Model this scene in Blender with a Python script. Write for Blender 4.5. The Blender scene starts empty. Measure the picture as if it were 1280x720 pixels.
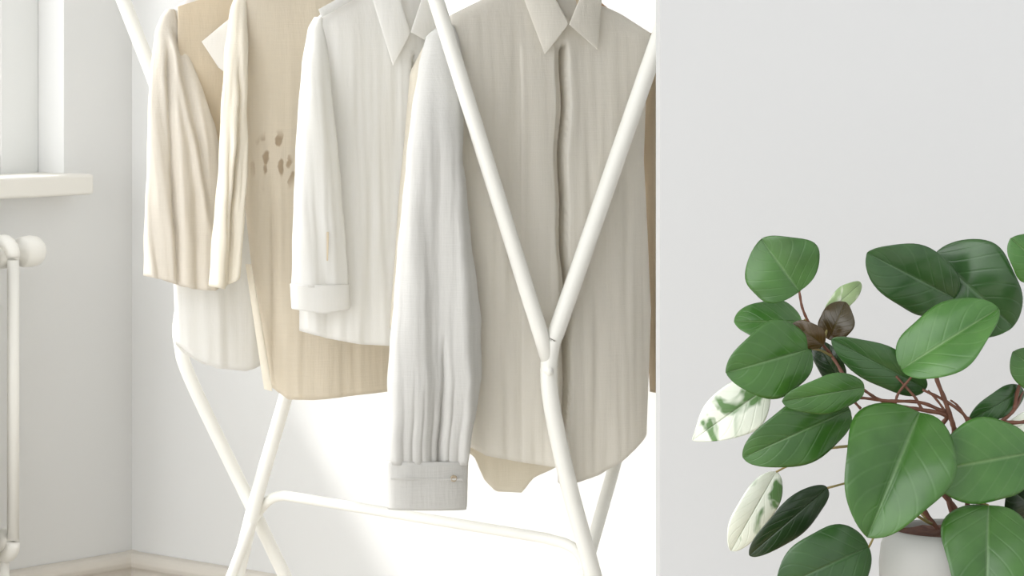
import bpy, bmesh, math, random
from mathutils import Vector, Matrix, noise
random.seed(7)
PI = math.pi
COL = bpy.context.scene.collection
F, CX, HY, CAMZ = 4000.0, 640.0, 30.0, 1.2      # focal length in pixels (1280 wide), horizon row, eye height

# ------------------------------------------------------------------ helpers
def V(*a): return Vector(a)
def ray(px, py): return Vector(((px-CX)/F, 1.0, -(py-HY)/F))
CAM = Vector((0, 0, CAMZ))
def at(px, py, d): return CAM + ray(px, py)*d
def on_plane(px, py, O, n):
    r = ray(px, py); return CAM + r*((O-CAM).dot(n)/r.dot(n))
def lerp(a, b, t): return a+(b-a)*t
def interp(tab, x):
    if x <= tab[0][0]: return tab[0][1]
    for (x0, y0), (x1, y1) in zip(tab, tab[1:]):
        if x <= x1:
            t = (x-x0)/(x1-x0) if x1 > x0 else 0
            return lerp(y0, y1, t)
    return tab[-1][1]
def sm(t): t = max(0., min(1., t)); return t*t*(3-2*t)

def mesh_obj(name, verts, faces, mat, parent=None, smooth=True, uvs=None):
    off = parent_origin(parent)
    me = bpy.data.meshes.new(name)
    me.from_pydata([tuple(Vector(v)-off) for v in verts], [], faces)
    me.validate(); me.update()
    for p in me.polygons: p.use_smooth = smooth
    if uvs:
        ul = me.uv_layers.new(name='UVMap')
        for lp in me.loops: ul.data[lp.index].uv = uvs[lp.vertex_index]
    o = bpy.data.objects.new(name, me); COL.objects.link(o)
    if mat: me.materials.append(mat)
    if parent: o.parent = parent
    return o
def parent_origin(p):
    v = Vector((0, 0, 0))
    while p: v += p.location; p = p.parent
    return v
def thing(name, label, cat, loc, group=None):
    o = bpy.data.objects.new(name, None); COL.objects.link(o)
    o.location = loc; o['label'] = label; o['category'] = cat
    o.empty_display_size = .05
    if group: o['group'] = group
    return o
def struct(o): o['kind'] = 'structure'; return o
def merge(parts):
    vs, fs = [], []
    for v, f in parts:
        k = len(vs); vs += list(v); fs += [tuple(i+k for i in q) for q in f]
    return vs, fs
def bevel(o, w, seg=2, ang=30):
    m = o.modifiers.new('bevel', 'BEVEL'); m.width = w; m.segments = seg
    m.limit_method = 'ANGLE'; m.angle_limit = math.radians(ang); return o
def solid(o, t, off=0):
    m = o.modifiers.new('solid', 'SOLIDIFY'); m.thickness = t; m.offset = off; return o

def catmull(P, n=8):
    P = [Vector(p) for p in P]
    Q = [P[0]*2-P[1]]+P+[P[-1]*2-P[-2]]
    out = []
    for i in range(1, len(Q)-2):
        a, b, c, d = Q[i-1], Q[i], Q[i+1], Q[i+2]
        for k in range(n):
            t = k/n
            out.append(.5*((2*b)+(c-a)*t+(2*a-5*b+4*c-d)*t*t+(3*b-a-3*c+d)*t**3))
    out.append(P[-1]); return out
def round_path(P, r, n=8):
    """polyline with rounded corners"""
    P = [Vector(p) for p in P]; out = [P[0]]
    for i in range(1, len(P)-1):
        a, b, c = P[i-1], P[i], P[i+1]
        ra = min(r, (a-b).length*.48); rc = min(r, (c-b).length*.48)
        p0 = b+(a-b).normalized()*ra; p2 = b+(c-b).normalized()*rc
        for k in range(n+1):
            t = k/n; out.append(p0*(1-t)**2+b*2*t*(1-t)+p2*t*t)
    out.append(P[-1]); return out
def tube(P, r, seg=16, cap=True):
    P = [Vector(p) for p in P]; rr = r if isinstance(r, (list, tuple)) else [r]*len(P)
    vs, fs = [], []
    T = [(P[min(i+1, len(P)-1)]-P[max(i-1, 0)]).normalized() for i in range(len(P))]
    up = Vector((0, 0, 1)) if abs(T[0].z) < .9 else Vector((1, 0, 0))
    N = T[0].cross(up).normalized()
    for i, p in enumerate(P):
        N = (N-T[i]*N.dot(T[i])).normalized(); B = T[i].cross(N)
        for k in range(seg):
            a = 2*PI*k/seg; vs.append(p+(N*math.cos(a)+B*math.sin(a))*rr[i])
    for i in range(len(P)-1):
        for k in range(seg):
            k2 = (k+1) % seg
            fs.append((i*seg+k, i*seg+k2, (i+1)*seg+k2, (i+1)*seg+k))
    if cap:
        fs.append(tuple(range(seg-1, -1, -1))); fs.append(tuple((len(P)-1)*seg+k for k in range(seg)))
    return vs, fs
def lathe(prof, O, axis=Vector((0, 0, 1)), seg=48):
    axis = axis.normalized(); a = Vector((1, 0, 0)) if abs(axis.x) < .8 else Vector((0, 1, 0))
    N = axis.cross(a).normalized(); B = axis.cross(N); vs, fs = [], []
    for r, h in prof:
        for k in range(seg):
            t = 2*PI*k/seg; vs.append(O+axis*h+(N*math.cos(t)+B*math.sin(t))*max(r, 1e-4))
    for i in range(len(prof)-1):
        for k in range(seg):
            k2 = (k+1) % seg; fs.append((i*seg+k, i*seg+k2, (i+1)*seg+k2, (i+1)*seg+k))
    return vs, fs
def box(o, ex, ey, ez, x0, x1, y0, y1, z0, z1):
    vs = [o+ex*x+ey*y+ez*z for x in (x0, x1) for y in (y0, y1) for z in (z0, z1)]
    fs = [(0, 1, 3, 2), (4, 6, 7, 5), (0, 4, 5, 1), (2, 3, 7, 6), (0, 2, 6, 4), (1, 5, 7, 3)]
    return vs, fs

# ------------------------------------------------------------------ materials
def mat(name, col, rough=.6, **kw):
    m = bpy.data.materials.new(name); m.use_nodes = True
    b = m.node_tree.nodes['Principled BSDF']
    b.inputs['Base Color'].default_value = (*col, 1); b.inputs['Roughness'].default_value = rough
    for k, v in kw.items(): b.inputs[k].default_value = v
    return m
def nd(m, t, **kw):
    n = m.node_tree.nodes.new(t)
    for k, v in kw.items(): setattr(n, k, v)
    return n
def lk(m, a, b): m.node_tree.links.new(a, b)
def srgb(r, g, b):
    f = lambda c: (c/255/12.92) if c/255 <= .04045 else ((c/255+.055)/1.055)**2.4
    return (f(r), f(g), f(b))

def paint(name, col, rough=.85, scale=60, bump=.03, spread=.015):
    m = mat(name, col, rough); b = m.node_tree.nodes['Principled BSDF']
    b.inputs['Specular IOR Level'].default_value = .25
    tc = nd(m, 'ShaderNodeTexCoord'); n = nd(m, 'ShaderNodeTexNoise')
    n.inputs['Scale'].default_value = scale; n.inputs['Detail'].default_value = 4
    bp = nd(m, 'ShaderNodeBump'); bp.inputs['Strength'].default_value = bump; bp.inputs['Distance'].default_value = .002
    lk(m, tc.outputs['Object'], n.inputs['Vector']); lk(m, n.outputs['Fac'], bp.inputs['Height']); lk(m, bp.outputs['Normal'], b.inputs['Normal'])
    n2 = nd(m, 'ShaderNodeTexNoise'); n2.inputs['Scale'].default_value = 2.5
    mx = nd(m, 'ShaderNodeMix', data_type='RGBA')
    mx.inputs[6].default_value = (*[c*(1-spread) for c in col], 1); mx.inputs[7].default_value = (*[min(1, c*(1+spread)) for c in col], 1)
    lk(m, tc.outputs['Object'], n2.inputs['Vector']); lk(m, n2.outputs['Fac'], mx.inputs[0]); lk(m, mx.outputs[2], b.inputs['Base Color'])
    return m

def linen(name, col, var=.12, trans=.25, streak=.10, bump=.35, tcol=None):
    """woven cloth: fine thread noise stretched up and down and across, slightly translucent"""
    m = mat(name, col, .92); nt = m.node_tree; b = nt.nodes['Principled BSDF']
    b.inputs['Specular IOR Level'].default_value = .15
    b.inputs['Sheen Weight'].default_value = .15
    tc = nd(m, 'ShaderNodeTexCoord')
    def noise(sx, sy, sz, sc, det=3):
        mp = nd(m, 'ShaderNodeMapping'); mp.inputs['Scale'].default_value = (sx, sy, sz)
        n = nd(m, 'ShaderNodeTexNoise'); n.inputs['Scale'].default_value = sc; n.inputs['Detail'].default_value = det
        lk(m, tc.outputs['Object'], mp.inputs['Vector']); lk(m, mp.outputs['Vector'], n.inputs['Vector']); return n
    a = noise(1, 1, .04, 420); c = noise(.06, .06, 1, 500); big = noise(1, 1, .35, 14, 4)
    ad = nd(m, 'ShaderNodeMath', operation='ADD'); lk(m, a.outputs['Fac'], ad.inputs[0]); lk(m, c.outputs['Fac'], ad.inputs[1])
    ad2 = nd(m, 'ShaderNodeMath', operation='MULTIPLY_ADD'); lk(m, ad.outputs[0], ad2.inputs[0]); ad2.inputs[1].default_value = .35
    lk(m, big.outputs['Fac'], ad2.inputs[2])
    mr = nd(m, 'ShaderNodeMapRange'); mr.inputs[1].default_value = .55; mr.inputs[2].default_value = 1.15
    lk(m, ad2.outputs[0], mr.inputs[0])
    mx = nd(m, 'ShaderNodeMix', data_type='RGBA')
    mx.inputs[6].default_value = (*[x*(1-var) for x in col], 1); mx.inputs[7].default_value = (*[min(.95, x*(1+var)) for x in col], 1)
    lk(m, mr.outputs[0], mx.inputs[0]); lk(m, mx.outputs[2], b.inputs['Base Color'])
    bp = nd(m, 'ShaderNodeBump'); bp.inputs['Strength'].default_value = bump; bp.inputs['Distance'].default_value = .0012
    lk(m, ad.outputs[0], bp.inputs['Height']); 
    bp2 = nd(m, 'ShaderNodeBump'); bp2.inputs['Strength'].default_value = .5; bp2.inputs['Distance'].default_value = .006
    crease = noise(1, 1, .22, 38, 5)
    lk(m, crease.outputs['Fac'], bp2.inputs['Height']); lk(m, bp.outputs['Normal'], bp2.inputs['Normal']); lk(m, bp2.outputs['Normal'], b.inputs['Normal'])
    tr = nd(m, 'ShaderNodeBsdfTranslucent'); tr.inputs['Color'].default_value = (*(tcol or col), 1)
    ms = nd(m, 'ShaderNodeMixShader'); ms.inputs[0].default_value = trans
    lk(m, b.outputs[0], ms.inputs[1]); lk(m, tr.outputs[0], ms.inputs[2]); lk(m, ms.outputs[0], nt.nodes['Material Output'].inputs[0])
    m['mix'] = 1
    return m, mx, b

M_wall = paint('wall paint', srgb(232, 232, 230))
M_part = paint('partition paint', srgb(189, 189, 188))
M_trim = paint('trim paint', srgb(235, 232, 224), .5, 90, .01)
M_base = paint('baseboard paint', srgb(224, 218, 208), .6, 90, .01)
M_frame = paint('window frame paint', srgb(236, 237, 235), .45, 90, .01)
M_rad = paint('radiator enamel', srgb(242, 240, 233), .35, 50, .02)
M_steel = paint('white powder coated tube', srgb(240, 239, 232), .38, 300, .03)
M_ceil = paint('ceiling paint', srgb(240, 240, 238))
M_wood = mat('hanger wood', srgb(172, 128, 84), .45)
def wood_nodes(m, c1, c2, vec=(1, 1, 1), sc=8):
    b = m.node_tree.nodes['Principled BSDF']; tc = nd(m, 'ShaderNodeTexCoord'); mp = nd(m, 'ShaderNodeMapping'); mp.inputs['Scale'].default_value = vec
    n = nd(m, 'ShaderNodeTexNoise'); n.inputs['Scale'].default_value = sc; n.inputs['Detail'].default_value = 6
    mx = nd(m, 'ShaderNodeMix', data_type='RGBA'); mx.inputs[6].default_value = (*c1, 1); mx.inputs[7].default_value = (*c2, 1)
    lk(m, tc.outputs['Object'], mp.inputs['Vector']); lk(m, mp.outputs['Vector'], n.inputs['Vector']); lk(m, n.outputs['Fac'], mx.inputs[0]); lk(m, mx.outputs[2], b.inputs['Base Color'])
wood_nodes(M_wood, srgb(140, 98, 60), srgb(196, 152, 106), (1, 1, 12), 20)
M_floor = mat('pale floor boards', srgb(205, 196, 184), .5); wood_nodes(M_floor, srgb(204, 197, 187), srgb(222, 216, 207), (1, 14, 1), 3)
M_hook = mat('hook metal', (.75, .75, .73), .3, Metallic=1.0)
M_grey, _, _ = linen('grey beige linen', srgb(243, 240, 232), .04, .45, tcol=(.9, .88, .83))
M_greylight, _, _ = linen('pale grey linen', srgb(230, 229, 225), .05, .3)
M_white, _, _ = linen('white cotton', srgb(250, 249, 245), .03, .45, bump=.2)
M_cream, _, _ = linen('cream linen', srgb(246, 240, 226), .04, .35)
M_beige, _, _ = linen('beige lining', srgb(230, 217, 194), .05, .25)
M_oat, _, _ = linen('oat linen', srgb(236, 229, 216), .06, .22)
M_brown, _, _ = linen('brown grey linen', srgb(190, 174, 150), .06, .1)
M_tan, mx_t, b_t = linen('tan printed linen', srgb(236, 227, 209), .07, .35)
def sprigs(m, mx, b):
    """scattered small brown leaf sprigs printed in a band across the tunic"""
    ge = nd(m, 'ShaderNodeNewGeometry'); mp = nd(m, 'ShaderNodeMapping'); mp.inputs['Scale'].default_value = (62, 20, 24)
    mp.inputs['Rotation'].default_value = (0, .25, 0); mp.inputs['Location'].default_value = (.3, 0, .2)
    nz = nd(m, 'ShaderNodeTexNoise'); nz.inputs['Scale'].default_value = 60
    av = nd(m, 'ShaderNodeMix', data_type='RGBA', blend_type='ADD'); av.inputs[0].default_value = .012
    lk(m, ge.outputs['Position'], av.inputs[6]); lk(m, ge.outputs['Position'], nz.inputs['Vector']); lk(m, nz.outputs['Color'], av.inputs[7])
    vo = nd(m, 'ShaderNodeTexVoronoi'); vo.inputs['Scale'].default_value = 1.0
    lt = nd(m, 'ShaderNodeMapRange'); lt.inputs[1].default_value = .40; lt.inputs[2].default_value = .30; lk(m, av.outputs[2], mp.inputs['Vector'])
    lk(m, mp.outputs['Vector'], vo.inputs['Vector']); lk(m, vo.outputs['Distance'], lt.inputs[0])
    vs_ = nd(m, 'ShaderNodeVectorMath', operation='DISTANCE'); m3 = nd(m, 'ShaderNodeMapping'); m3.inputs['Scale'].default_value = (1/.042, 0, 1/.052)
    cpt = at(348, 200, 5.03); lk(m, ge.outputs['Position'], m3.inputs['Vector']); lk(m, m3.outputs['Vector'], vs_.inputs[0]); vs_.inputs[1].default_value = (cpt.x/.042, 0, cpt.z/.052)
    g = nd(m, 'ShaderNodeMapRange'); g.inputs[1].default_value = 1.0; g.inputs[2].default_value = .7; lk(m, vs_.outputs['Value'], g.inputs[0])
    mu = nd(m, 'ShaderNodeMath', operation='MULTIPLY'); lk(m, lt.outputs[0], mu.inputs[0]); lk(m, g.outputs[0], mu.inputs[1])
    mu2 = nd(m, 'ShaderNodeMath', operation='MULTIPLY'); mu2.inputs[1].default_value = .6; lk(m, mu.outputs[0], mu2.inputs[0])
    m2 = nd(m, 'ShaderNodeMix', data_type='RGBA'); m2.inputs[7].default_value = (*srgb(140, 108, 62), 1)
    lk(m, mu2.outputs[0], m2.inputs[0]); lk(m, mx.outputs[2], m2.inputs[6]); lk(m, m2.outputs[2], b.inputs['Base Color'])
sprigs(M_tan, mx_t, b_t)

def leaf_mat(name, c1, c2, vein, variegated=None, rough=.30, trans=.15, cover=.5):
    if not variegated: c1, c2, vein = [tuple(x*k for x in c) for c, k in ((c1, .55), (c2, .60), (vein, .7))]
    m = mat(name, c1, rough); nt = m.node_tree; b = nt.nodes['Principled BSDF']
    b.inputs['Specular IOR Level'].default_value = .5; b.inputs['Coat Weight'].default_value = .25; b.inputs['Coat Roughness'].default_value = .22
    uv = nd(m, 'ShaderNodeUVMap'); uv.uv_map = 'UVMap'; sp = nd(m, 'ShaderNodeSeparateXYZ'); lk(m, uv.outputs[0], sp.inputs[0])
    tc = nd(m, 'ShaderNodeTexCoord')
    def M(op, a, bb=None, c=None):
        n = nd(m, 'ShaderNodeMath', operation=op)
        for i, x in enumerate((a, bb, c)):
            if x is None: continue
            if isinstance(x, (int, float)): n.inputs[i].default_value = x
            else: lk(m, x, n.inputs[i])
        return n.outputs[0]
    au = M('ABSOLUTE', M('SUBTRACT', sp.outputs[0], .5))            # 0 at midrib .. .5 at edge
    arg = M('MULTIPLY_ADD', sp.outputs[1], 6.0, M('MULTIPLY', au, -4.5))
    fr = M('ABSOLUTE', M('SUBTRACT', M('FRACT', arg), .5))          # 0 on a side vein
    side = M('SUBTRACT', 1.0, M('SMOOTH_MIN', M('MULTIPLY', fr, 9.0), 1.0, .2))
    mid = M('SUBTRACT', 1.0, M('MINIMUM', M('MULTIPLY', au, 32.0), 1.0))
    v = M('MINIMUM', M('ADD', M('MULTIPLY', side, .16), mid), 1.0)
    n = nd(m, 'ShaderNodeTexNoise'); n.inputs['Scale'].default_value = 22; n.inputs['Detail'].default_value = 4
    lk(m, tc.outputs['Object'], n.inputs['Vector'])
    mr = nd(m, 'ShaderNodeMapRange'); mr.inputs[1].default_value = .3; mr.inputs[2].default_value = .7; lk(m, n.outputs['Fac'], mr.inputs[0])
    mx = nd(m, 'ShaderNodeMix', data_type='RGBA'); mx.inputs[6].default_value = (*c1, 1); mx.inputs[7].default_value = (*c2, 1); lk(m, mr.outputs[0], mx.inputs[0])
    out = mx.outputs[2]
    if variegated:
        n2 = nd(m, 'ShaderNodeTexNoise'); n2.inputs['Scale'].default_value = 26; n2.inputs['Detail'].default_value = 3; n2.inputs['Distortion'].default_value = .8
        mp = nd(m, 'ShaderNodeMapping'); mp.inputs['Scale'].default_value = (1, 1, .55); lk(m, tc.outputs['Object'], mp.inputs['Vector']); lk(m, mp.outputs['Vector'], n2.inputs['Vector'])
        m3 = nd(m, 'ShaderNodeMapRange'); m3.inputs[1].default_value = cover-.03; m3.inputs[2].default_value = cover+.03; lk(m, n2.outputs['Fac'], m3.inputs[0])
        mv = nd(m, 'ShaderNodeMix', data_type='RGBA'); lk(m, m3.outputs[0], mv.inputs[0]); mv.inputs[6].default_value = (*variegated, 1); lk(m, out, mv.inputs[7]); out = mv.outputs[2]
    mv2 = nd(m, 'ShaderNodeMix', data_type='RGBA'); lk(m, M('MULTIPLY', v, .4), mv2.inputs[0]); lk(m, out, mv2.inputs[6]); mv2.inputs[7].default_value = (*vein, 1)
    lk(m, mv2.outputs[2], b.inputs['Base Color'])
    bp = nd(m, 'ShaderNodeBump'); bp.inputs['Strength'].default_value = .6; bp.inputs['Distance'].default_value = .002; bp.invert = True
    lk(m, M('ADD', v, M('MULTIPLY', n.outputs['Fac'], .8)), bp.inputs['Height']); lk(m, bp.outputs['Normal'], b.inputs['Normal'])
    tr = nd(m, 'ShaderNodeBsdfTranslucent'); lk(m, mv2.outputs[2], tr.inputs['Color'])
    ms = nd(m, 'ShaderNodeMixShader'); ms.inputs[0].default_value = trans
    lk(m, b.outputs[0], ms.inputs[1]); lk(m, tr.outputs[0], ms.inputs[2]); lk(m, ms.outputs[0], nt.nodes['Material Output'].inputs[0])
    return m
L_mid = leaf_mat('green leaf', srgb(60, 112, 36), srgb(84, 138, 54), srgb(150, 185, 130))
L_deep = leaf_mat('deep green leaf', srgb(50, 94, 40), srgb(70, 116, 56), srgb(120, 155, 110))
L_bright = leaf_mat('bright green leaf', srgb(66, 126, 42), srgb(96, 152, 66), srgb(165, 200, 135))
L_dark = leaf_mat('dark green leaf', srgb(30, 56, 26), srgb(48, 76, 38), srgb(80, 105, 66), trans=.05)
L_red = leaf_mat('young red brown leaf', srgb(66, 58, 16), srgb(92, 66, 22), srgb(120, 110, 60))
L_pale = leaf_mat('pale variegated leaf', srgb(92, 126, 78), srgb(110, 150, 90), srgb(206, 220, 190), srgb(238, 243, 228), cover=.54)
L_cream = leaf_mat('cream leaf', srgb(176, 196, 146), srgb(150, 180, 120), srgb(200, 215, 170), srgb(232, 238, 216), cover=.5)
M_stem = mat('red brown stem', srgb(96, 58, 42), .6); wood_nodes(M_stem, srgb(72, 42, 32), srgb(122, 78, 56), (1, 1, 1), 120)
M_petiole = mat('green petiole', srgb(120, 122, 66), .5); wood_nodes(M_petiole, srgb(96, 104, 52), srgb(146, 120, 74), (1, 1, 1), 90)
M_soil = mat('potting soil', srgb(70, 42, 32), 1.0); wood_nodes(M_soil, srgb(48, 28, 22), srgb(104, 66, 48), (1, 1, 1), 160)
M_pot = paint('grey glazed pot', srgb(152, 152, 147), .45, 40, .05, .05)
M_table = mat('table wood', srgb(196, 170, 134), .5); wood_nodes(M_table, srgb(184, 156, 120), srgb(208, 184, 150), (1, 10, 1), 6)
def glass():
    m = mat('window glass', (1, 1, 1), .02); nt = m.node_tree
    tr = nd(m, 'ShaderNodeBsdfTransparent'); gl = nd(m, 'ShaderNodeBsdfGlossy'); gl.inputs['Roughness'].default_value = .01
    ms = nd(m, 'ShaderNodeMixShader'); ms.inputs[0].default_value = .06
    lk(m, tr.outputs[0], ms.inputs[1]); lk(m, gl.outputs[0], ms.inputs[2]); lk(m, ms.outputs[0], nt.nodes['Material Output'].inputs[0]); return m
M_glass = glass()

# ------------------------------------------------------------------ the room
# corner C; along the window wall t grows towards the viewer, along the back wall s grows to the right
C = Vector((-.754, 6.35, 0)); ES = Vector((.748, -.664, 0)).normalized(); ET = Vector((-.664, -.748, 0)).normalized(); EZ = Vector((0, 0, 1))
CEIL = 3.2; T0, T1, SILL, WTOP, TH = .176, 1.95, .885, 3.0, .20
LEN_T, LEN_S = 4.5, 4.2
W2 = (2.25, 4.25)                                               # unseen window added to this wall to bring daylight onto the clothes
wl = merge([box(C, ES, ET, EZ, -TH, 0, -TH, T0, 0, CEIL), box(C, ES, ET, EZ, -TH, 0, T0, T1, 0, SILL), box(C, ES, ET, EZ, -TH, 0, T0, T1, WTOP, CEIL),
            box(C, ES, ET, EZ, -TH, 0, T1, W2[0], 0, CEIL), box(C, ES, ET, EZ, -TH, 0, W2[0], W2[1], 0, SILL), box(C, ES, ET, EZ, -TH, 0, W2[0], W2[1], WTOP, CEIL),
            box(C, ES, ET, EZ, -TH, 0, W2[1], LEN_T, 0, CEIL)])
struct(mesh_obj('wall_left', *wl, M_wall, smooth=False))
struct(mesh_obj('wall_back', *box(C, ES, ET, EZ, 0, LEN_S, -TH, 0, 0, CEIL), M_wall, smooth=False))
struct(mesh_obj('floor', *box(C, ES, ET, EZ, -TH, LEN_S, -TH, LEN_T, -.1, 0), M_floor, smooth=False))
struct(mesh_obj('ceiling', *box(C, ES, ET, EZ, -TH, LEN_S, -TH, LEN_T, CEIL, CEIL+.1), M_ceil, smooth=False))
# baseboards: plain board under a rounded cap
def baseboard(name, ea, eb, n0, n1):
    prof = [(0, 0), (.014, 0), (.014, .118), (.018, .124), (.026, .128), (.029, .138), (.026, .148), (.018, .154), (0, .156)]
    vs = [C+ea*l+eb*p+EZ*z for l in (n0, n1) for p, z in prof]; k = len(prof)
    fs = [(i, (i+1) % k, k+(i+1) % k, k+i) for i in range(k)]+[tuple(range(k)), tuple(range(2*k-1, k-1, -1))]
    struct(bevel(mesh_obj(name, vs, fs, M_base, smooth=False), .002))
baseboard('baseboard_left', ET, ES, 0, LEN_T); baseboard('baseboard_back', ES, ET, 0.0, LEN_S)
# window: sill board, frame, two casements, glass
PF = -.075                                                     # inner face of the frame
for nm, A0, A1 in (('window_1', T0, T1), ('added_window', W2[0], W2[1])):
    mid = (A0+A1)/2
    win = struct(mesh_obj(nm, *merge([box(C, ES, ET, EZ, -.14, PF, A0, A0+.095, SILL, WTOP), box(C, ES, ET, EZ, -.14, PF, A1-.05, A1, SILL, WTOP),
          box(C, ES, ET, EZ, -.14, PF, A0+.095, A1-.05, SILL, SILL+.06), box(C, ES, ET, EZ, -.14, PF, A0+.095, A1-.05, WTOP-.05, WTOP),
          box(C, ES, ET, EZ, -.14, PF, mid-.03, mid+.03, SILL+.06, WTOP-.05)]), M_frame, smooth=False)); bevel(win, .003)
    for a, b_ in ((A0+.095, mid-.03), (mid+.03, A1-.05)):
        z0, z1, w = SILL+.06, WTOP-.05, .042
        sa = mesh_obj('window_sash', *merge([box(C, ES, ET, EZ, -.125, PF-.003, a, a+w, z0, z1), box(C, ES, ET, EZ, -.125, PF-.003, b_-w, b_, z0, z1),
            box(C, ES, ET, EZ, -.125, PF-.003, a+w, b_-w, z0, z0+w), box(C, ES, ET, EZ, -.125, PF-.003, a+w, b_-w, z1-w, z1)]), M_frame, win, smooth=False); bevel(sa, .003)
        mesh_obj('window_pane', *box(C, ES, ET, EZ, -.108, -.102, a+w, b_-w, z0+w, z1-w), M_glass, sa, smooth=False)
    bevel(mesh_obj('window_sill', *box(C, ES, ET, EZ, -.075, .062, A0-.024, A1+.03, SILL-.015, SILL+.025), M_trim, win, smooth=False), .006, 3)
# the near partition wall on the right
PX = 185/F*3.5
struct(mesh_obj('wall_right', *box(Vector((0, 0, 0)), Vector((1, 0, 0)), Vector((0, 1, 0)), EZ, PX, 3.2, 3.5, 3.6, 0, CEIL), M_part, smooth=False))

# ------------------------------------------------------------------ radiator
Rt, Rp = .408, .10
def rp(t, p, z): return C+ET*t+ES*p+EZ*z
rad = thing('radiator', 'white enamelled column radiator below the window sill', 'radiator', rp(Rt+.25, Rp, 0))
for k in range(11):
    t = Rt+k*.047
    parts = []
    for p in (.072, .128):
        parts.append(tube([rp(t, p, .24), rp(t, p, .76)], .0115, 16))
    for zc, sg in ((.765, 1), (.235, -1)):
        P = [rp(t, .10-.028*math.cos(a), zc+sg*.026*math.sin(a)) for a in [PI*i/12 for i in range(13)]]
        parts.append(tube(P, [.0125+.004*math.sin(PI*i/12) for i in range(13)], 16))
        parts.append(lathe([(0, -.022), (.020, -.022), (.022, -.012), (.022, .012), (.020, .022), (0, .022)], rp(t, .10, zc+sg*.0), ET, 24))
    mesh_obj('radiator_column', *merge(parts), M_rad, rad)
# bleed cap at the end of the top header
mesh_obj('end_cap', *lathe([(0, .004), (.017, .004), (.017, .018), (.026, .021), (.029, .028), (.030, .046), (.028, .060), (.022, .068), (.012, .072), (0, .073)],
         rp(Rt-.022+.004, .10, .772), -ET, 40), M_rad, rad)
# wall bracket feet carrying the radiator
for t in (Rt+.047, Rt+.047*9):
    mesh_obj('bracket', *merge([tube([rp(t+.02, .0, .50), rp(t+.02, .11, .50)], .007, 12), box(C, ES, ET, EZ, 0, .006, t, t+.04, .46, .54)]), M_rad, rad, smooth=False)
for t in (Rt, Rt+.47):
    mesh_obj('foot', *merge([tube([rp(t, .10, .21), rp(t, .10, .0)], .011, 14), lathe([(0, 0), (.03, 0), (.03, .008), (.012, .014)], rp(t, .10, 0), EZ, 24)]), M_rad, rad)

# ------------------------------------------------------------------ clothes rack
R0 = at(740, 685, 4.8); L0 = at(315, 635, 5.2)
rv = (R0-L0); rv.z = 0; RLEN = rv.length; rdir = rv.normalized()
nE = Vector((math.sin(math.radians(22)), -math.cos(math.radians(22)), 0))     # way the two end frames face
def P_r(px, py, back=0.): return on_plane(px, py, R0-nE*back, nE)
def P_l(px, py, fwd=0.): return on_plane(px, py, L0+nE*fwd, nE)
def floorpt(p, q):
    """continue the line p->q down to the floor"""
    d = q-p; return p+d*((.012-p.z)/d.z)
rack = thing('clothes_rack', 'white tubular steel clothes rack with crossed legs, four shirts hanging from it', 'clothes rack', V((R0.x+L0.x)/2, (R0.y+L0.y)/2, 0))
RZ = 1.308
def top_at(P, Q, z=RZ):
    d = Q-P; return P+d*((z-P.z)/d.z)
r1 = .0128
# near end
D1, D2 = P_r(545, 0), P_r(676, 418); DT = top_at(D2, D1)
E1, E2, E3, E4 = P_r(820, 58), P_r(706, 385), P_r(690, 560-40), P_r(742, 720)
ET_ = top_at(E2, E1)
Epts = [ET_, E1, E2, P_r(690, 430), P_r(686, 470), P_r(692, 520), P_r(712, 610), E4, floorpt(P_r(712, 610), E4)]
path = catmull(Epts, 10)
mesh_obj('frame_tube', *tube(path, r1, 20), M_steel, rack)
mesh_obj('frame_tube', *tube([DT+V(0, -.001, 0), D1, D2, P_r(688, 458)], .0118, 20), M_steel, rack)
mesh_obj('weld_rivet', *lathe([(0, -.016), (.005, -.015), (.006, -.012), (.006, .012), (.005, .015), (0, .016)], P_r(682, 463)+nE*.004, nE, 16), M_steel, rack)
mesh_obj('top_bar', *tube(round_path([DT-V(0, 0, .0), (DT+ET_)/2+V(0, 0, 0.0), ET_], .02), .0118, 20), M_steel, rack)
bk = .15
Fp = [P_r(690, -58, bk), P_r(716, 60, bk), P_r(770, 300, bk), P_r(797, 440, bk), P_r(788, 505, bk), P_r(770, 575, bk), P_r(737, 692, bk*.28)]
Fp[0] = top_at(Fp[1], Fp[0], RZ-.02)
Fp.append(floorpt(P_r(770, 575, bk), Fp[-1])); 
mesh_obj('frame_tube', *tube(catmull(Fp, 10), .0098, 18), M_steel, rack)
# far end
T1a, T1b = P_l(154, 0), P_l(190, 92)
AT = top_at(P_l(228, 385), P_l(352, 60)); TT = top_at(T1b, T1a)
Ap = [AT, P_l(352, 60), P_l(240, 355), P_l(225, 400), P_l(226, 432), P_l(240, 478), P_l(315, 634), P_l(357, 722)]
Ap.append(floorpt(Ap[-2], Ap[-1]))
mesh_obj('frame_tube', *tube(catmull(Ap, 10), .0110, 20), M_steel, rack)
mesh_obj('frame_tube', *tube([TT, T1a, T1b, P_l(262, 296)], .0118, 20), M_steel, rack)
mesh_obj('top_bar', *tube([TT, (TT+AT)/2, AT], .0118, 20), M_steel, rack)
fw = .03
Bp = [P_l(352, -50, .03), P_l(372, 60, fw), P_l(392, 330, fw), P_l(380, 410, fw), P_l(356, 500, fw), P_l(319, 628, fw), P_l(296, 722, fw)]
Bp[0] = top_at(Bp[1], Bp[0], RZ-.01)
Bp.append(floorpt(Bp[-2], Bp[-1]))
mesh_obj('frame_tube', *tube(catmull(Bp, 10), .0115, 20), M_steel, rack)
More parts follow.
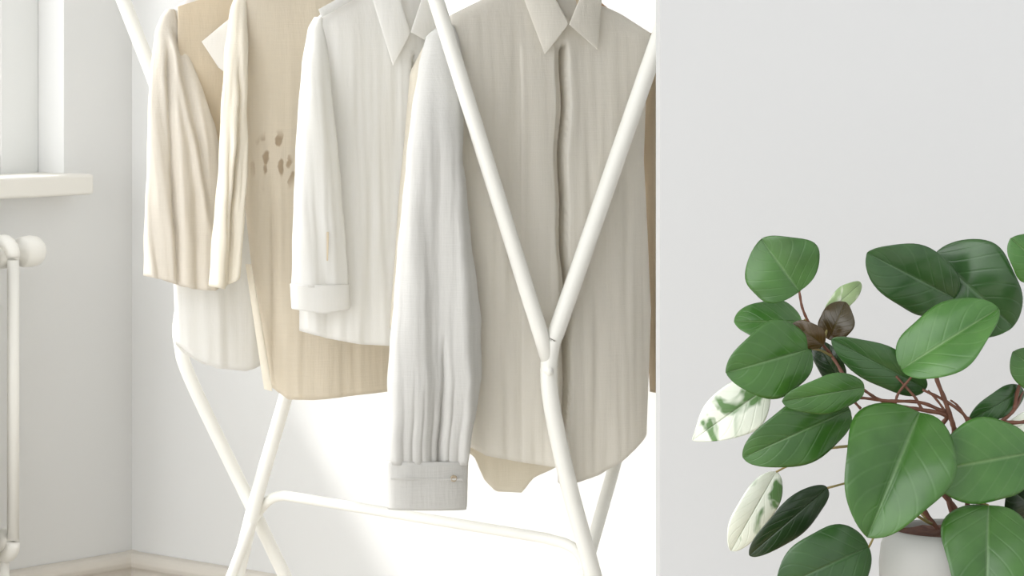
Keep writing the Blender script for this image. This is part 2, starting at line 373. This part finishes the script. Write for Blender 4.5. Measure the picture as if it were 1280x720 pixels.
# bent stretcher joining both ends, its legs reach the floor
SL = L0+rdir*.045; SR = R0-rdir*.03
def P_s(px, py):
    # vertical plane through both frame crossings
    n = rdir.cross(EZ).normalized(); return on_plane(px, py, SL, n)
c0 = on_plane(288, 722, SL, nE); c1 = on_plane(311, 662, SL, nE)
c2 = P_s(350, 620); c3 = P_s(690, 675); c4 = on_plane(737, 730, SR, nE)
cpath = [floorpt(c1, c0), c0, c1, P_s(321, 643), P_s(334, 627), c2, P_s(375, 622.5), P_s(500, 643), P_s(660, 669), c3, P_s(712, 682), on_plane(727, 697, SR, nE), c4]
cpath.append(floorpt(cpath[-2], c4))
mesh_obj('stretcher', *tube(catmull(cpath, 8), .0082, 18), M_steel, rack)
# hanging rail and the two ties of the top
RA = (DT+ET_)/2; RB = (TT+AT)/2
mesh_obj('hanging_rail', *tube([RA+rdir*.03, RB-rdir*.03], .0115, 20), M_steel, rack)
def rail_at(n, O):
    d = RB-RA; return RA+d*((O-RA).dot(n)/d.dot(n))

# ------------------------------------------------------------------ garments
class Frame:
    """the upright plane a garment hangs in: n is the way its front faces"""
    def __init__(s, back, yaw):
        s.n = Vector((math.sin(yaw), -math.cos(yaw), 0)); s.e = Vector((math.cos(yaw), math.sin(yaw), 0))
        s.O = RA-rdir*back
    def p(s, px, py, off=0.): return on_plane(px, py, s.O+s.n*off, s.n)
def cloth_tube(name, fr, L, R, m, parent, T, folds=(), hemF=None, hemB=None, off=None, nf=90, nb=40, ny=70, groove=None, thick=.0022, cap_top=True, ripple=0, seed=0, lean=None, expo=.75, mat_back=None):
    """garment tube from left/right outlines (py -> px); T: py -> half thickness; folds: (amp, wavelength px, phase, drift px per px)"""
    y0, y1 = L[0][0], L[-1][0]
    rnd = random.Random(seed); ph = [rnd.uniform(0, 6.28) for _ in range(8)]
    vs, fs = [], []; N = nf+nb
    for i in range(ny+1):
        v = i/ny; vv = v*v*.35+v*.65
        py = lerp(y0, y1, vv); xl, xr = interp(L, py), interp(R, py); o = off(py) if off else 0.
        A, B = fr.p(xl, py, o), fr.p(xr, py, o); mid = (A+B)/2; half = (B-A).length/2
        t = interp(T, py); k = t*abs(fr.n.x)/fr.e.x
        hw = math.sqrt(max(half*half-k*k, (half*.25)**2)); ppm = F/mid.y
        for j in range(N):
            front = j < nf
            th = PI-PI*j/nf if front else -PI*(j-nf)/nb
            a = math.cos(th); b = math.sin(th); bb = math.copysign(abs(b)**expo, b)
            px = lerp(xl, xr, (a+1)/2)
            d = 0.
            grow = sm((py-y0)/(y1-y0)*2.2)*.85+.15
            for q, (amp, wl, p0, dr) in enumerate(folds):
                w = noise.noise(Vector(((px-dr*(py-y0))/wl*1.9+p0*7, py/(wl*9), seed*3.7+q*11+p0)))
                d += 2.1*amp*w
            d *= grow*min(1, abs(b)*2.2)
            if not front: d *= -.6
            if front and groove: d += groove(px, py)*min(1, abs(b)*3)
            q = Vector(mid+fr.e*(a*hw)+fr.n*(bb*t+d))
            q.z = lerp(A.z, B.z, (a+1)/2)
            hem = hemF if front else (hemB or hemF)
            if hem: q.z -= (interp(hem, px)-y1)*(sm((vv-.55)/.45)*.5+.5*vv)*max(0, vv)**1.5/ppm
            if ripple:
                q += fr.e*(ripple*(.6*math.sin(py*.045+ph[1]+b*1.3)+.4*math.sin(py*.11+ph[2]-b*2))*sm((py-y0)/60))
            vs.append(q)
    for i in range(ny):
        for j in range(N):
            j2 = (j+1) % N; fs.append((i*N+j, (i+1)*N+j, (i+1)*N+j2, i*N+j2))
    if cap_top: fs.append(tuple(range(N)))
    ob = mesh_obj(name, vs, fs, m, parent)
    if mat_back:
        ob.data.materials.append(mat_back)
        for i in range(ny):
            for j in range(nf, N): ob.data.polygons[i*N+j].material_index = 1
    solid(ob, thick, 0); return ob
def patch(name, fr, q, m, parent, off=.02, bulge=.004, thick=.0022, n=14, offs=None, curve=1.0):
    """four pixel corners (tl, tr, br, bl) filled with a bulged cloth panel; offs = distance of each corner in front of the garment plane"""
    offs = offs or [off]*4; P = [fr.p(x, y, o) for (x, y), o in zip(q, offs)]; vs, fs = [], []
    for i in range(n+1):
        for j in range(n+1):
            u, v = j/n, i/n
            p = P[0]*(1-u)*(1-v)+P[1]*u*(1-v)+P[2]*u*v+P[3]*(1-u)*v
            vs.append(p+fr.n*(bulge*math.sin(PI*u)**.6*math.sin(PI*(v*.8+.1))))
    for i in range(n):
        for j in range(n): k = i*(n+1)+j; fs.append((k, k+n+1, k+n+2, k+1))
    ob = mesh_obj(name, vs, fs, m, parent); solid(ob, thick, 1); bevel(ob, .0006, 2, 50); return ob
def button(fr, px, py, off, parent, m, r=.0055):
    O = fr.p(px, py, off)
    return mesh_obj('button', *lathe([(0, 0), (r, 0), (r, .0012), (r*.85, .0022), (r*.6, .0016), (0, .0014)], O, fr.n, 20), m, parent)
def hanger(label, fr, cpx, lpx, rpx, ys, yc, m):
    """wooden shirt hanger hooked over the rail; arms from lpx to rpx"""
    top = rail_at(fr.n, fr.O); t = thing('coat_hanger', label, 'hanger', top, 'wooden coat hangers on the rail')
    K = fr.p(cpx, yc); K.z = min(K.z, top.z-.045)
    K = Vector((top.x, top.y, K.z)) if (K-top).length > .12 else K
    A = fr.p(lpx, ys); B = fr.p(rpx, ys)
    P = catmull([A, lerp(A, K, .5)+V(0, 0, .010), K, lerp(B, K, .5)+V(0, 0, .010), B], 8)
    mesh_obj('hanger_arm', *tube(P, [.0045+.004*math.sin(PI*i/(len(P)-1)) for i in range(len(P))], 14), m, t)
    c = top.copy(); rr = .0135+.0022; H = []
    for i in range(15):
        a = -.35*PI+1.30*PI*i/14
        H.append(c+fr.e*(rr*math.cos(a))+EZ*(rr*math.sin(a)))
    H = [K, K+EZ*.012, c+fr.e*.003-EZ*(rr+.010)]+H
    mesh_obj('hook', *tube(catmull(H, 4), .0019, 10), M_hook, t)
    return t

# ---- 4: near grey linen shirt
YAW = math.radians(20)
f4 = Frame(.082, YAW)
g4 = thing('shirt', 'grey-beige linen shirt nearest the viewer, long sleeve with buttoned cuff hanging on its left', 'shirt', rail_at(f4.n, f4.O)-EZ*.05, 'shirts hanging on the rack')
def gr4(px, py):
    xc = 700+1.8*math.sin(py*.021)+1.2*math.sin(py*.057)
    k = sm((py-52)/14)*(1-.35*sm((py-330)/150)); d = 0.
    if px < xc: d -= (.010*sm((px-(xc-18))/9)+1.15*interp(T4, py)*sm((px-(xc-9.5))/4.5))*(1-sm((px-(xc-2.0))/2.0))*k
    else: d += .003*(1-sm((px-xc)/14))*k
    if 642 < px < xc-17: d += .0022*sm((px-642)/2.5)*k
    return d
T4 = [(-30, .012), (0, .016), (40, .022), (120, .032), (620, .044)]
body4 = cloth_tube('shirt_body', f4,
   [(-32, 655), (0, 604), (20, 563), (45, 553), (150, 556), (300, 563), (450, 576), (580, 585)],
   [(-32, 722), (0, 736), (18, 775), (42, 812), (60, 813), (110, 806), (200, 803), (300, 808), (400, 812), (580, 806)],
   M_grey, g4, T4,
   folds=[(.0035, 82, .4, .03), (.0022, 41, 1.7, -.02), (.0013, 19, .2, .0)],
   hemF=[(575, 552), (600, 567), (640, 574), (684, 580), (688, 604), (734, 590), (765, 572), (790, 552), (812, 536)],
   hemB=[(575, 555), (600, 575), (614, 604), (628, 618), (662, 620), (676, 603), (700, 592), (812, 535)], groove=gr4, nf=420, nb=60, ny=130, mat_back=M_cream)  # paler back faces put the sunlight inside the tail into the colour
# hanging sleeve, its cuff
def o4(py): return lerp(.004, .045, sm((py-30)/160))
def gs4(px, py):
    k = sm((py-430)/140); d = 0.
    for x0, w, a in ((501, 3.2, .5), (512, 2.5, .6), (523, 2.2, .5), (536, 2.6, .7), (547, 3.4, 1.2), (558, 2.6, .8), (570, 3, .6)):
        d -= .0042*a*math.exp(-((px-x0-(580-py)*.02*(x0-535)/30)/w)**2)*k
    return d-.006*math.exp(-((px-(546+(580-py)*.02))/3.2)**2)*sm((py-400)/60)
sl4 = cloth_tube('sleeve', f4,
   [(32, 551), (45, 534), (80, 525), (120, 518), (250, 504), (400, 491), (480, 486), (560, 485), (580, 486)],
   [(32, 566), (45, 572), (80, 577), (140, 579), (200, 577), (300, 588), (400, 600), (470, 601), (530, 590), (580, 583)],
   M_greylight, g4, [(32, .012), (60, .022), (150, .030), (480, .034), (580, .017)],
   folds=[(.0060, 66, .8, .05), (.0020, 28, 2.2, .03), (.0004, 12, .2, .0)], off=o4, nf=170, ny=100, ripple=.0012, seed=3, groove=gs4)
cf4 = cloth_tube('cuff', f4, [(576, 484.5), (578, 484), (636, 486)], [(576, 583), (578, 583.5), (630, 582), (636, 581)], M_greylight, g4,
   [(576, .016), (580, .0175), (636, .018)], folds=[(.0004, 70, 0, 0)], off=o4, ny=24, thick=.0035, cap_top=False)
patch('cuff_seam', f4, [(488, 597), (577, 598), (579, 600.5), (488, 599.5)], M_greylight, cf4, off=.045+.0195, bulge=.0, thick=.0008)
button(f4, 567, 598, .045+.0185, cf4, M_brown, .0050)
# far sleeve: narrow brown-shaded strip beside the partition
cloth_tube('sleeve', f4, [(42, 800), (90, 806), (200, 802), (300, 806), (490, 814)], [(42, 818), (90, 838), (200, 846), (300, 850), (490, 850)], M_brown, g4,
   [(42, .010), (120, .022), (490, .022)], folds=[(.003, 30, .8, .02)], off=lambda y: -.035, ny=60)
# collar: band, two leaves, inside of the neck
patch('collar_leaf', f4, [(646, -26), (690, -8), (710, 30), (681, 68)], M_grey, g4, offs=[.014, .030, .040, .040], bulge=.004, n=16)
patch('collar_leaf', f4, [(727, -8), (752, -14), (746, 62), (711, 31)], M_grey, g4, offs=[.030, .014, .036, .041], bulge=.004, n=16)
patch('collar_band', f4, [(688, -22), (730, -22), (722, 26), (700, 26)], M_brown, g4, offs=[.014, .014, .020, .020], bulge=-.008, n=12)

# ---- 3: white shirt
f3 = Frame(.30, math.radians(24))
g3 = thing('shirt', 'short white cotton shirt between the tan tunic and the grey-beige shirt', 'shirt', rail_at(f3.n, f3.O)-EZ*.05, 'shirts hanging on the rack')
def gr3(px, py):
    return (-.014*math.exp(-((px-510)/3.5)**2)+.003*sm((px-488)/3)*(1-sm((px-504)/3)))*sm((py-60)/30)
cloth_tube('shirt_body', f3,
   [(-30, 455), (0, 432), (14, 407), (30, 389), (100, 386), (250, 380), (400, 376), (425, 376)],
   [(-30, 520), (0, 545), (30, 562), (100, 562), (250, 558), (400, 545), (425, 543)],
   M_white, g3, [(-30, .012), (0, .018), (60, .026), (425, .036)],
   folds=[(.0035, 70, .2, .03), (.0022, 33, 1.0, -.03), (.001, 15, 0, 0)], hemF=[(376, 414), (400, 421), (440, 428), (490, 430), (545, 430)],
   groove=gr3, nf=150, ny=90)
def o3(py): return lerp(.002, .042, sm((py-25)/140))
s3 = cloth_tube('sleeve', f3,
   [(22, 393), (35, 386), (80, 378), (200, 370), (300, 367), (358, 365)],
   [(22, 402), (40, 406), (80, 411), (150, 418), (240, 426), (300, 431), (358, 434)],
   M_white, g3, [(22, .010), (60, .018), (200, .026), (358, .018)],
   folds=[(.003, 34, 1.9, .12), (.0016, 15, .5, .06)], off=o3, ny=80, ripple=.0008)
cloth_tube('cuff', f3, [(355, 364), (388, 366)], [(355, 435), (384, 436), (388, 435)], M_white, g3, [(355, .020), (388, .019)], off=o3, ny=16, thick=.003, cap_top=False,
   folds=[(.0006, 60, 0, 0)], hemF=[(365, 386), (400, 391), (436, 385)])
patch('cuff_slit', f3, [(408, 290), (411, 290), (410, 326), (408, 326)], M_beige, g3, off=.042+.026, bulge=.0, thick=.0006, n=4)
patch('collar_leaf', f3, [(460, -20), (497, -10), (512, 42), (491, 82)], M_white, g3, offs=[.016, .028, .034, .036], bulge=.003)
patch('collar_leaf', f3, [(530, -10), (556, -16), (548, 60), (513, 40)], M_white, g3, offs=[.028, .016, .030, .034], bulge=.003)
patch('shoulder_yoke', f3, [(398, 12), (442, -12), (446, -3), (402, 22)], M_greylight, g3, offs=[.016, .018, .022, .021], bulge=.002, thick=.0015)
# second sleeve, behind the grey sleeve
cloth_tube('sleeve', f3, [(40, 540), (90, 514), (250, 500), (410, 488)], [(40, 575), (90, 572), (250, 566), (410, 556)], M_cream, g3,
   [(40, .012), (110, .022), (410, .022)], folds=[(.004, 24, .8, .05)], off=lambda y: .052, ny=60)

# ---- 2: tan tunic
f2 = Frame(.44, math.radians(24))
g2 = thing('tunic', 'long tan linen tunic with small brown leaf sprigs, hanging behind the white shirt', 'tunic', rail_at(f2.n, f2.O)-EZ*.05)
def gr2(px, py):
    return -.006*math.exp(-((px-(330+.02*py))/5)**2)*sm((py-200)/100)
cloth_tube('tunic_body', f2,
   [(-45, 345), (-20, 315), (0, 302), (30, 296), (120, 298), (250, 306), (360, 318), (430, 328), (490, 338)],
   [(-45, 385), (-20, 410), (0, 418), (30, 430), (200, 460), (400, 500), (490, 502)],
   M_tan, g2, [(-45, .010), (0, .018), (100, .030), (490, .040)],
   folds=[(.0030, 76, 2.2, .06), (.0018, 35, 1.0, -.03), (.0008, 17, 0, 0)], hemF=[(338, 484), (352, 497), (380, 497), (440, 490), (502, 485)],
   hemB=[(338, 470), (502, 478)], groove=gr2, nf=130, ny=90)
def gs2(px, py):
    return -.010*math.exp(-((px-(296-.06*max(0, py-120)))/3.5)**2)*sm((py-50)/60)-.006*math.exp(-((px-(288-.03*py))/2.5)**2)*sm((py-140)/60)
def o2(py): return lerp(.0, .040, sm((py+10)/120))
cloth_tube('sleeve', f2,
   [(-14, 298), (10, 289), (60, 281), (180, 275), (280, 268), (350, 262)],
   [(-14, 306), (10, 308), (60, 308), (180, 308), (250, 306), (300, 302), (350, 298)],
   M_cream, g2, [(-14, .008), (60, .016), (350, .020)],
   folds=[(.0045, 23, 1.2, -.10), (.0022, 12, .5, -.05)], off=o2, ny=90, nf=110, groove=gs2, ripple=.0012, hemF=[(262, 358), (275, 360), (298, 344)])
patch('front_edge', f2, [(308, 330), (313, 330), (340, 489), (331, 486)], M_cream, g2, offs=[.020, .024, .037, .030], bulge=.003)

# ---- 1: cream open shirt
f1 = Frame(.575, math.radians(24))
g1 = thing('shirt', 'open cream shirt at the far left end of the rack, shaded inside showing beige', 'shirt', rail_at(f1.n, f1.O)-EZ*.05, 'shirts hanging on the rack')
cloth_tube('shirt_body', f1,
   [(-22, 262), (-5, 240), (10, 220), (25, 206), (100, 210), (300, 216), (445, 220)],
   [(-22, 300), (0, 330), (30, 336), (200, 336), (330, 332), (445, 326)],
   M_white, g1, [(-22, .008), (10, .014), (100, .022), (445, .030)],
   folds=[(.0045, 52, .2, .0), (.0025, 27, 1.0, .02)], hemF=[(218, 428), (235, 444), (262, 458), (300, 462), (326, 455)], nf=100, ny=80)
patch('inner_shade', f1, [(222, 8), (300, -16), (300, 300), (222, 300)], M_beige, g1, offs=[.017, .017, .034, .034], bulge=.004, n=20)  # beige panel: shade inside the open cream shirt, put into the colour
def gs1(px, py):
    d = -.014*math.exp(-((px-(205+.035*py))/4.5)**2)*sm((py-40)/60)
    x1 = 207+(py-29)*.192
    if py < 300: d += (.007*math.exp(-((px-x1)/5)**2)-.006*math.exp(-((px-x1-9)/6)**2))*sm((py-30)/30)*(1-sm((py-240)/60))
    d -= .008*math.exp(-((px-(238+.01*py))/7)**2)*sm((py-210)/60)
    return d
def o1(py): return lerp(.004, .050, sm((py-15)/160))
cloth_tube('sleeve', f1,
   [(12, 208), (20, 202), (40, 194), (90, 188), (200, 184), (350, 180)],
   [(12, 218), (24, 222), (60, 232), (110, 252), (155, 268), (200, 276), (350, 272)],
   M_oat, g1, [(12, .008), (60, .016), (200, .022), (350, .024)],
   folds=[(.0050, 46, 2.4, .13), (.0028, 21, .5, .10)], off=o1, ny=90, nf=150, ripple=.001, groove=gs1, hemF=[(180, 345), (205, 350), (235, 360), (262, 362), (272, 358)])
patch('collar_leaf', f1, [(252, 52), (286, 24), (288, 96), (274, 84)], M_white, g1, offs=[.034, .050, .056, .044], bulge=.002)  # added white panel standing in for sunlit cloth at the neck

hanger('wooden hanger inside the near grey-beige shirt', f4, 690, 575, 792, 44, -42, M_wood)
hanger('wooden hanger inside the white shirt', f3, 488, 404, 545, 30, -38, M_wood)
hanger('wooden hanger inside the tan tunic', f2, 365, 312, 418, 20, -52, M_wood)
hanger('brown wooden hanger showing at the neck of the open cream shirt', f1, 272, 222, 322, 16, -12, M_wood)

# ------------------------------------------------------------------ potted plant
DP = 3.0; pc = at(1190, 657, DP); PR = .059
plant = thing('potted_plant', 'broad-leaved green plant in a grey pot in front of the plain right-hand wall', 'plant', V(pc.x, pc.y, pc.z-.15))
H = .15; o = V(pc.x, pc.y, pc.z-H)
prof = [(0, .0), (.048, .0), (.053, .006), (.062, .05), (.0675, .09), (.0682, .115), (.0665, .132), (.062, .143), (.0585, .1475), (.0565, .1475), (.0555, .145), (.0555, .12), (.056, .10), (0, .10)]
mesh_obj('pot', *lathe(prof, o, EZ, 72), M_pot, plant)
vs, fs = lathe([(0.001, .003), (.012, .004), (.024, .002), (.036, .003), (.046, .0), (.0556, -.001)], V(pc.x, pc.y, pc.z-.0075), EZ, 48)
vs = [v+V(0, 0, random.uniform(-.0015, .0015)) for v in vs]
mesh_obj('soil', vs, fs, M_soil, plant)

def leaf(base, tip, w, m, roll=0., fold=.25, curl=.15, db=0., dt=0., shape=1.0, wave=.06, point=.0, twist=0., droop=0.):
    """base/tip pixels, w = seen width in pixels; db/dt = how far base/tip sit behind (+) or before (-) the pot's centre (m)"""
    B = at(*base, DP+db); T = at(*tip, DP+dt); ax = T-B; Ln = ax.length; a = ax.normalized()
    toC = (CAM-(B+T)/2).normalized(); side = a.cross(toC).normalized(); nrm = side.cross(a).normalized()
    if nrm.dot(toC) < 0: nrm = -nrm; side = -side
    hw = w/2/F*DP/max(.3, math.cos(roll))
    nu, nv = 20, 30; vs, uv, fs = [], [], []
    ph = random.uniform(0, 6.28)
    for i in range(nv+1):
        v = (1-math.cos(PI*i/nv))/2
        prof_ = (math.sin(PI*min(1, v**(.86*shape)))**.52) if 0 < v < 1 else 0.
        if point: prof_ *= 1-point*v**2.2
        rl = roll+twist*(v-.5); S = side*math.cos(rl)+nrm*math.sin(rl); Nn = nrm*math.cos(rl)-side*math.sin(rl)
        c = B+a*(v*Ln)+nrm*(curl*Ln*(math.sin(PI*v)-.0))-EZ*(droop*Ln*v*v)*0
        for j in range(nu+1):
            u = j/nu*2-1
            x = u*hw*prof_*(1+wave*math.sin(v*9+ph+(2 if u > 0 else 0))*abs(u))
            h = fold*abs(x)-fold*.55*x*x/max(hw, 1e-5)*1.0-.10*abs(x)*abs(u)+wave*hw*.5*math.sin(v*14+ph+u)*u*u
            vs.append(c+S*x+Nn*h); uv.append(((u+1)/2, v))
    for i in range(nv):
        for j in range(nu): k = i*(nu+1)+j; fs.append((k, k+1, k+nu+2, k+nu+1))
    ob = mesh_obj('leaf', vs, fs, m, plant, uvs=uv); solid(ob, .0009, 0); return ob
S = [ # base, tip, width, material, kwargs
 ((999, 364), (952, 299), 98, L_mid, dict(roll=.15, fold=.35, curl=.08, shape=.9, twist=.4)),
 ((1002, 402), (918, 402), 54, L_bright, dict(roll=-.5, fold=.2, db=.03, dt=.02, curl=.1)),
 ((1013, 436), (908, 466), 92, L_mid, dict(roll=.2, fold=.4, curl=.10, dt=-.03)),
 ((1029, 431), (992, 404), 32, L_red, dict(roll=.2, db=.0)),
 ((1031, 393), (1076, 354), 26, L_cream, dict(roll=-.5, db=.03, dt=.05)),
 ((1036, 424), (1057, 378), 44, L_red, dict(roll=.3, db=.02, dt=.02)),
 ((1192, 372), (1084, 316), 84, L_deep, dict(roll=.25, fold=.35, curl=.10, db=.05, dt=.02)),
 ((1168, 318), (1266, 408), 122, L_deep, dict(roll=-.2, fold=.25, curl=.15, db=.07, dt=.06)),
 ((1127, 462), (1248, 386), 82, L_bright, dict(roll=.45, fold=.6, curl=.12, db=-.02, dt=-.03)),
 ((1157, 486), (1040, 424), 50, L_deep, dict(roll=.3, fold=.35, curl=.04, db=.01, dt=-.01)),
 ((1052, 478), (1018, 424), 34, L_dark, dict(roll=.3, db=.03, dt=.03)),
 ((1080, 484), (978, 502), 46, L_mid, dict(roll=.35, fold=.35, curl=.12, db=-.02, dt=-.04)),
 ((960, 484), (866, 550), 78, L_pale, dict(roll=.2, fold=.2, curl=.1, db=.04, dt=.05, shape=1.2, point=.7)),
 ((1062, 512), (929, 572), 76, L_mid, dict(roll=.25, fold=.3, curl=.12, db=.0, dt=-.02)),
 ((1150, 516), (1084, 671), 136, L_mid, dict(roll=-.1, fold=.85, twist=.4, curl=.14, db=-.03, dt=-.07, shape=.85)),
 ((1290, 566), (1157, 590), 104, L_bright, dict(roll=.1, fold=.3, curl=.10, db=-.02, dt=-.05)),
 ((1236, 632), (1232, 770), 112, L_mid, dict(roll=.1, fold=.35, curl=.12, db=-.045, dt=-.09, shape=.8)),
 ((970, 590), (914, 688), 46, L_pale, dict(roll=.5, fold=.3, curl=.05, db=.04, dt=.05)),
 ((1034, 610), (937, 694), 42, L_dark, dict(roll=.5, fold=.25, curl=.08, db=.02, dt=.0)),
 ((1086, 684), (972, 735), 92, L_deep, dict(roll=.2, fold=.25, curl=.1, db=-.01, dt=-.03)),
 ((1279, 488), (1211, 526), 34, L_deep, dict(roll=.4, fold=.3, db=.02, dt=.0)),
 ((1312, 474), (1266, 440), 60, L_mid, dict(roll=.1, db=.0, dt=-.02)),
 ((1312, 340), (1264, 298), 62, L_bright, dict(roll=.1, db=.02, dt=.0)),
 ((1300, 520), (1246, 545), 26, L_pale, dict(roll=.4, db=.03, dt=.02)),
 ((1300, 640), (1262, 610), 60, L_dark, dict(roll=.3, db=.04, dt=.03)),
 ((1118, 590), (1090, 545), 46, L_dark, dict(roll=.2, db=.05, dt=.06)),
]
random.seed(3)
for b, t, w, m, kw in S: leaf(b, t, w, m, **kw)
def stem(pts, r0, r1=None, name='stem', m=None, d=None):
    P = [at(p[0], p[1], DP+(p[2] if len(p) > 2 else 0)) for p in pts]
    P = catmull(P, 6); r1 = r1 or r0; n = len(P)
    mesh_obj(name, *tube(P, [lerp(r0, r1, i/(n-1))*(1+.12*math.sin(i*1.9)) for i in range(n)], 10), m or M_stem, plant)
# woody stems from the soil
stem([(1192, 668), (1190, 640, 0), (1182, 600, .0), (1192, 545, .005), (1191, 530), (1181, 500), (1169, 462, .0), (1180, 420, .03), (1188, 374, .05)], .0032, .0016)
stem([(1204, 668), (1196, 640), (1176, 612), (1160, 580, .01), (1170, 540, .01), (1183, 520), (1150, 512), (1125, 508), (1098, 499), (1079, 487, -.02)], .0030, .0014)
stem([(1178, 668), (1160, 645), (1147, 620), (1140, 590, .01), (1146, 550), (1150, 517, -.02)], .0024, .0014)
stem([(1206, 668), (1210, 620, .01), (1212, 560), (1208, 523), (1183, 502), (1153, 487)], .0026, .0013)
stem([(1208, 523), (1228, 530, 0), (1250, 527), (1268, 512), (1278, 490, .02)], .0022, .0014)
stem([(1250, 527), (1275, 528), (1310, 522)], .0020, .0016)
stem([(1268, 512), (1275, 480, .01), (1300, 430), (1312, 340, .02)], .0020, .0012)
stem([(1181, 515), (1150, 503), (1110, 501), (1070, 497), (1050, 501)], .0018, .0013)
stem([(1070, 497), (1055, 470, .01), (1040, 445, .02), (1028, 430, .01), (1012, 405, .01), (1003, 385, .005), (999, 364)], .0018, .0012)
stem([(1119, 504), (1124, 490), (1145, 462, -.01), (1127, 460, -.02)], .0014, .0010)
stem([(1153, 513), (1146, 500), (1139, 491), (1120, 470, .0)], .0016, .0011)
stem([(1076, 511, .0), (1066, 500), (1060, 492)], .0014, .0010)
stem([(1191, 530), (1175, 505), (1160, 488)], .0014, .001)
stem([(1208, 523), (1198, 508), (1188, 500)], .0012, .0009)
stem([(1128, 452, .02), (1108, 441, .03), (1098, 441, .03)], .0012, .0009, 'petiole', M_petiole)
# petioles to the outer leaves
stem([(1028, 430, .01), (1034, 410, .02), (1032, 394, .03)], .0013, .0009, 'petiole', M_petiole)
stem([(1012, 405, .01), (1008, 400, .02), (1002, 402, .03)], .0013, .0009, 'petiole', M_petiole)
stem([(1040, 445, .02), (1026, 438, .01), (1013, 436, 0)], .0013, .0009, 'petiole', M_petiole)
stem([(1050, 501, 0), (1005, 500, .03), (962, 487, .04)], .0013, .0009, 'petiole', M_petiole)
stem([(1140, 590, .01), (1100, 560, .02), (1040, 560, .03), (1000, 575, .04), (970, 590, .04)], .0015, .0010, 'petiole', M_petiole)
stem([(1160, 650, 0), (1120, 610, .02), (1080, 600, .03), (1034, 610, .02)], .0015, .0010, 'petiole', M_petiole)
stem([(1165, 655, -.02), (1130, 640, -.03), (1100, 660, -.02), (1086, 684, -.01)], .0015, .0010, 'petiole', M_petiole)
stem([(1215, 655, -.02), (1222, 630, -.04), (1236, 632, -.045)], .0015, .0012, 'petiole', M_petiole)
stem([(1212, 560, 0), (1250, 550, 0), (1290, 566, -.02)], .0015, .0012, 'petiole', M_petiole)

# table the pot stands on (below the frame)
tz = o.z
tb = thing('side_table', 'small round wooden side table carrying the grey plant pot', 'table', V(pc.x, pc.y, 0))
mesh_obj('table_top', *lathe([(0, -.024), (.19, -.024), (.2, -.02), (.2, -.004), (.196, 0), (0, 0)], V(pc.x, pc.y, tz), EZ, 64), M_table, tb)
for k in range(3):
    a = .5+2*PI*k/3; d = V(math.cos(a), math.sin(a), 0)
    mesh_obj('leg', *tube([V(pc.x, pc.y, tz-.024)+d*.11, V(pc.x, pc.y, .0)+d*.18], [.014, .010], 16), M_table, tb)

# ------------------------------------------------------------------ light
sdir = (ES*.868-ET*.496); el = math.radians(44)
sd = Vector((sdir.x*math.cos(el), sdir.y*math.cos(el), -math.sin(el)))
sun = bpy.data.lights.new('sun', 'SUN'); sun.energy = 3.7; sun.angle = .09; sun.color = (1.0, .99, .97)
so = bpy.data.objects.new('sun', sun); COL.objects.link(so); so.rotation_euler = sd.to_track_quat('-Z', 'Y').to_euler(); so.location = C-sd*6
w = bpy.data.worlds.new('sky'); bpy.context.scene.world = w; w.use_nodes = True; nt = w.node_tree
bg = nt.nodes['Background']; tc = nt.nodes.new('ShaderNodeTexCoord')
dt = nt.nodes.new('ShaderNodeVectorMath'); dt.operation = 'DOT_PRODUCT'; dt.inputs[1].default_value = Vector((-.80, -.42, .42)).normalized()
mr = nt.nodes.new('ShaderNodeMapRange'); mr.interpolation_type = 'SMOOTHSTEP'; mr.inputs[1].default_value = .35; mr.inputs[2].default_value = 1.0; mr.inputs[3].default_value = 1.15; mr.inputs[4].default_value = 3.8
bg.inputs[0].default_value = (.965, .98, 1.0, 1)
nt.links.new(tc.outputs['Generated'], dt.inputs[0]); nt.links.new(dt.outputs['Value'], mr.inputs[0]); nt.links.new(mr.outputs[0], bg.inputs[1])

# ------------------------------------------------------------------ camera and view
cam = bpy.data.cameras.new('camera'); co = bpy.data.objects.new('camera', cam); COL.objects.link(co)
co.location = CAM; co.rotation_euler = (PI/2, 0, 0); cam.sensor_width = 36; cam.sensor_fit = 'HORIZONTAL'; cam.lens = 36*F/1280
cam.shift_y = -(360-HY)/1280; cam.clip_start = .05; cam.clip_end = 100
sc = bpy.context.scene; sc.camera = co
sc.view_settings.view_transform = 'Standard'; sc.view_settings.look = 'None'; sc.view_settings.gamma = 1; sc.view_settings.use_curve_mapping = False
sc.view_settings.exposure = -.02
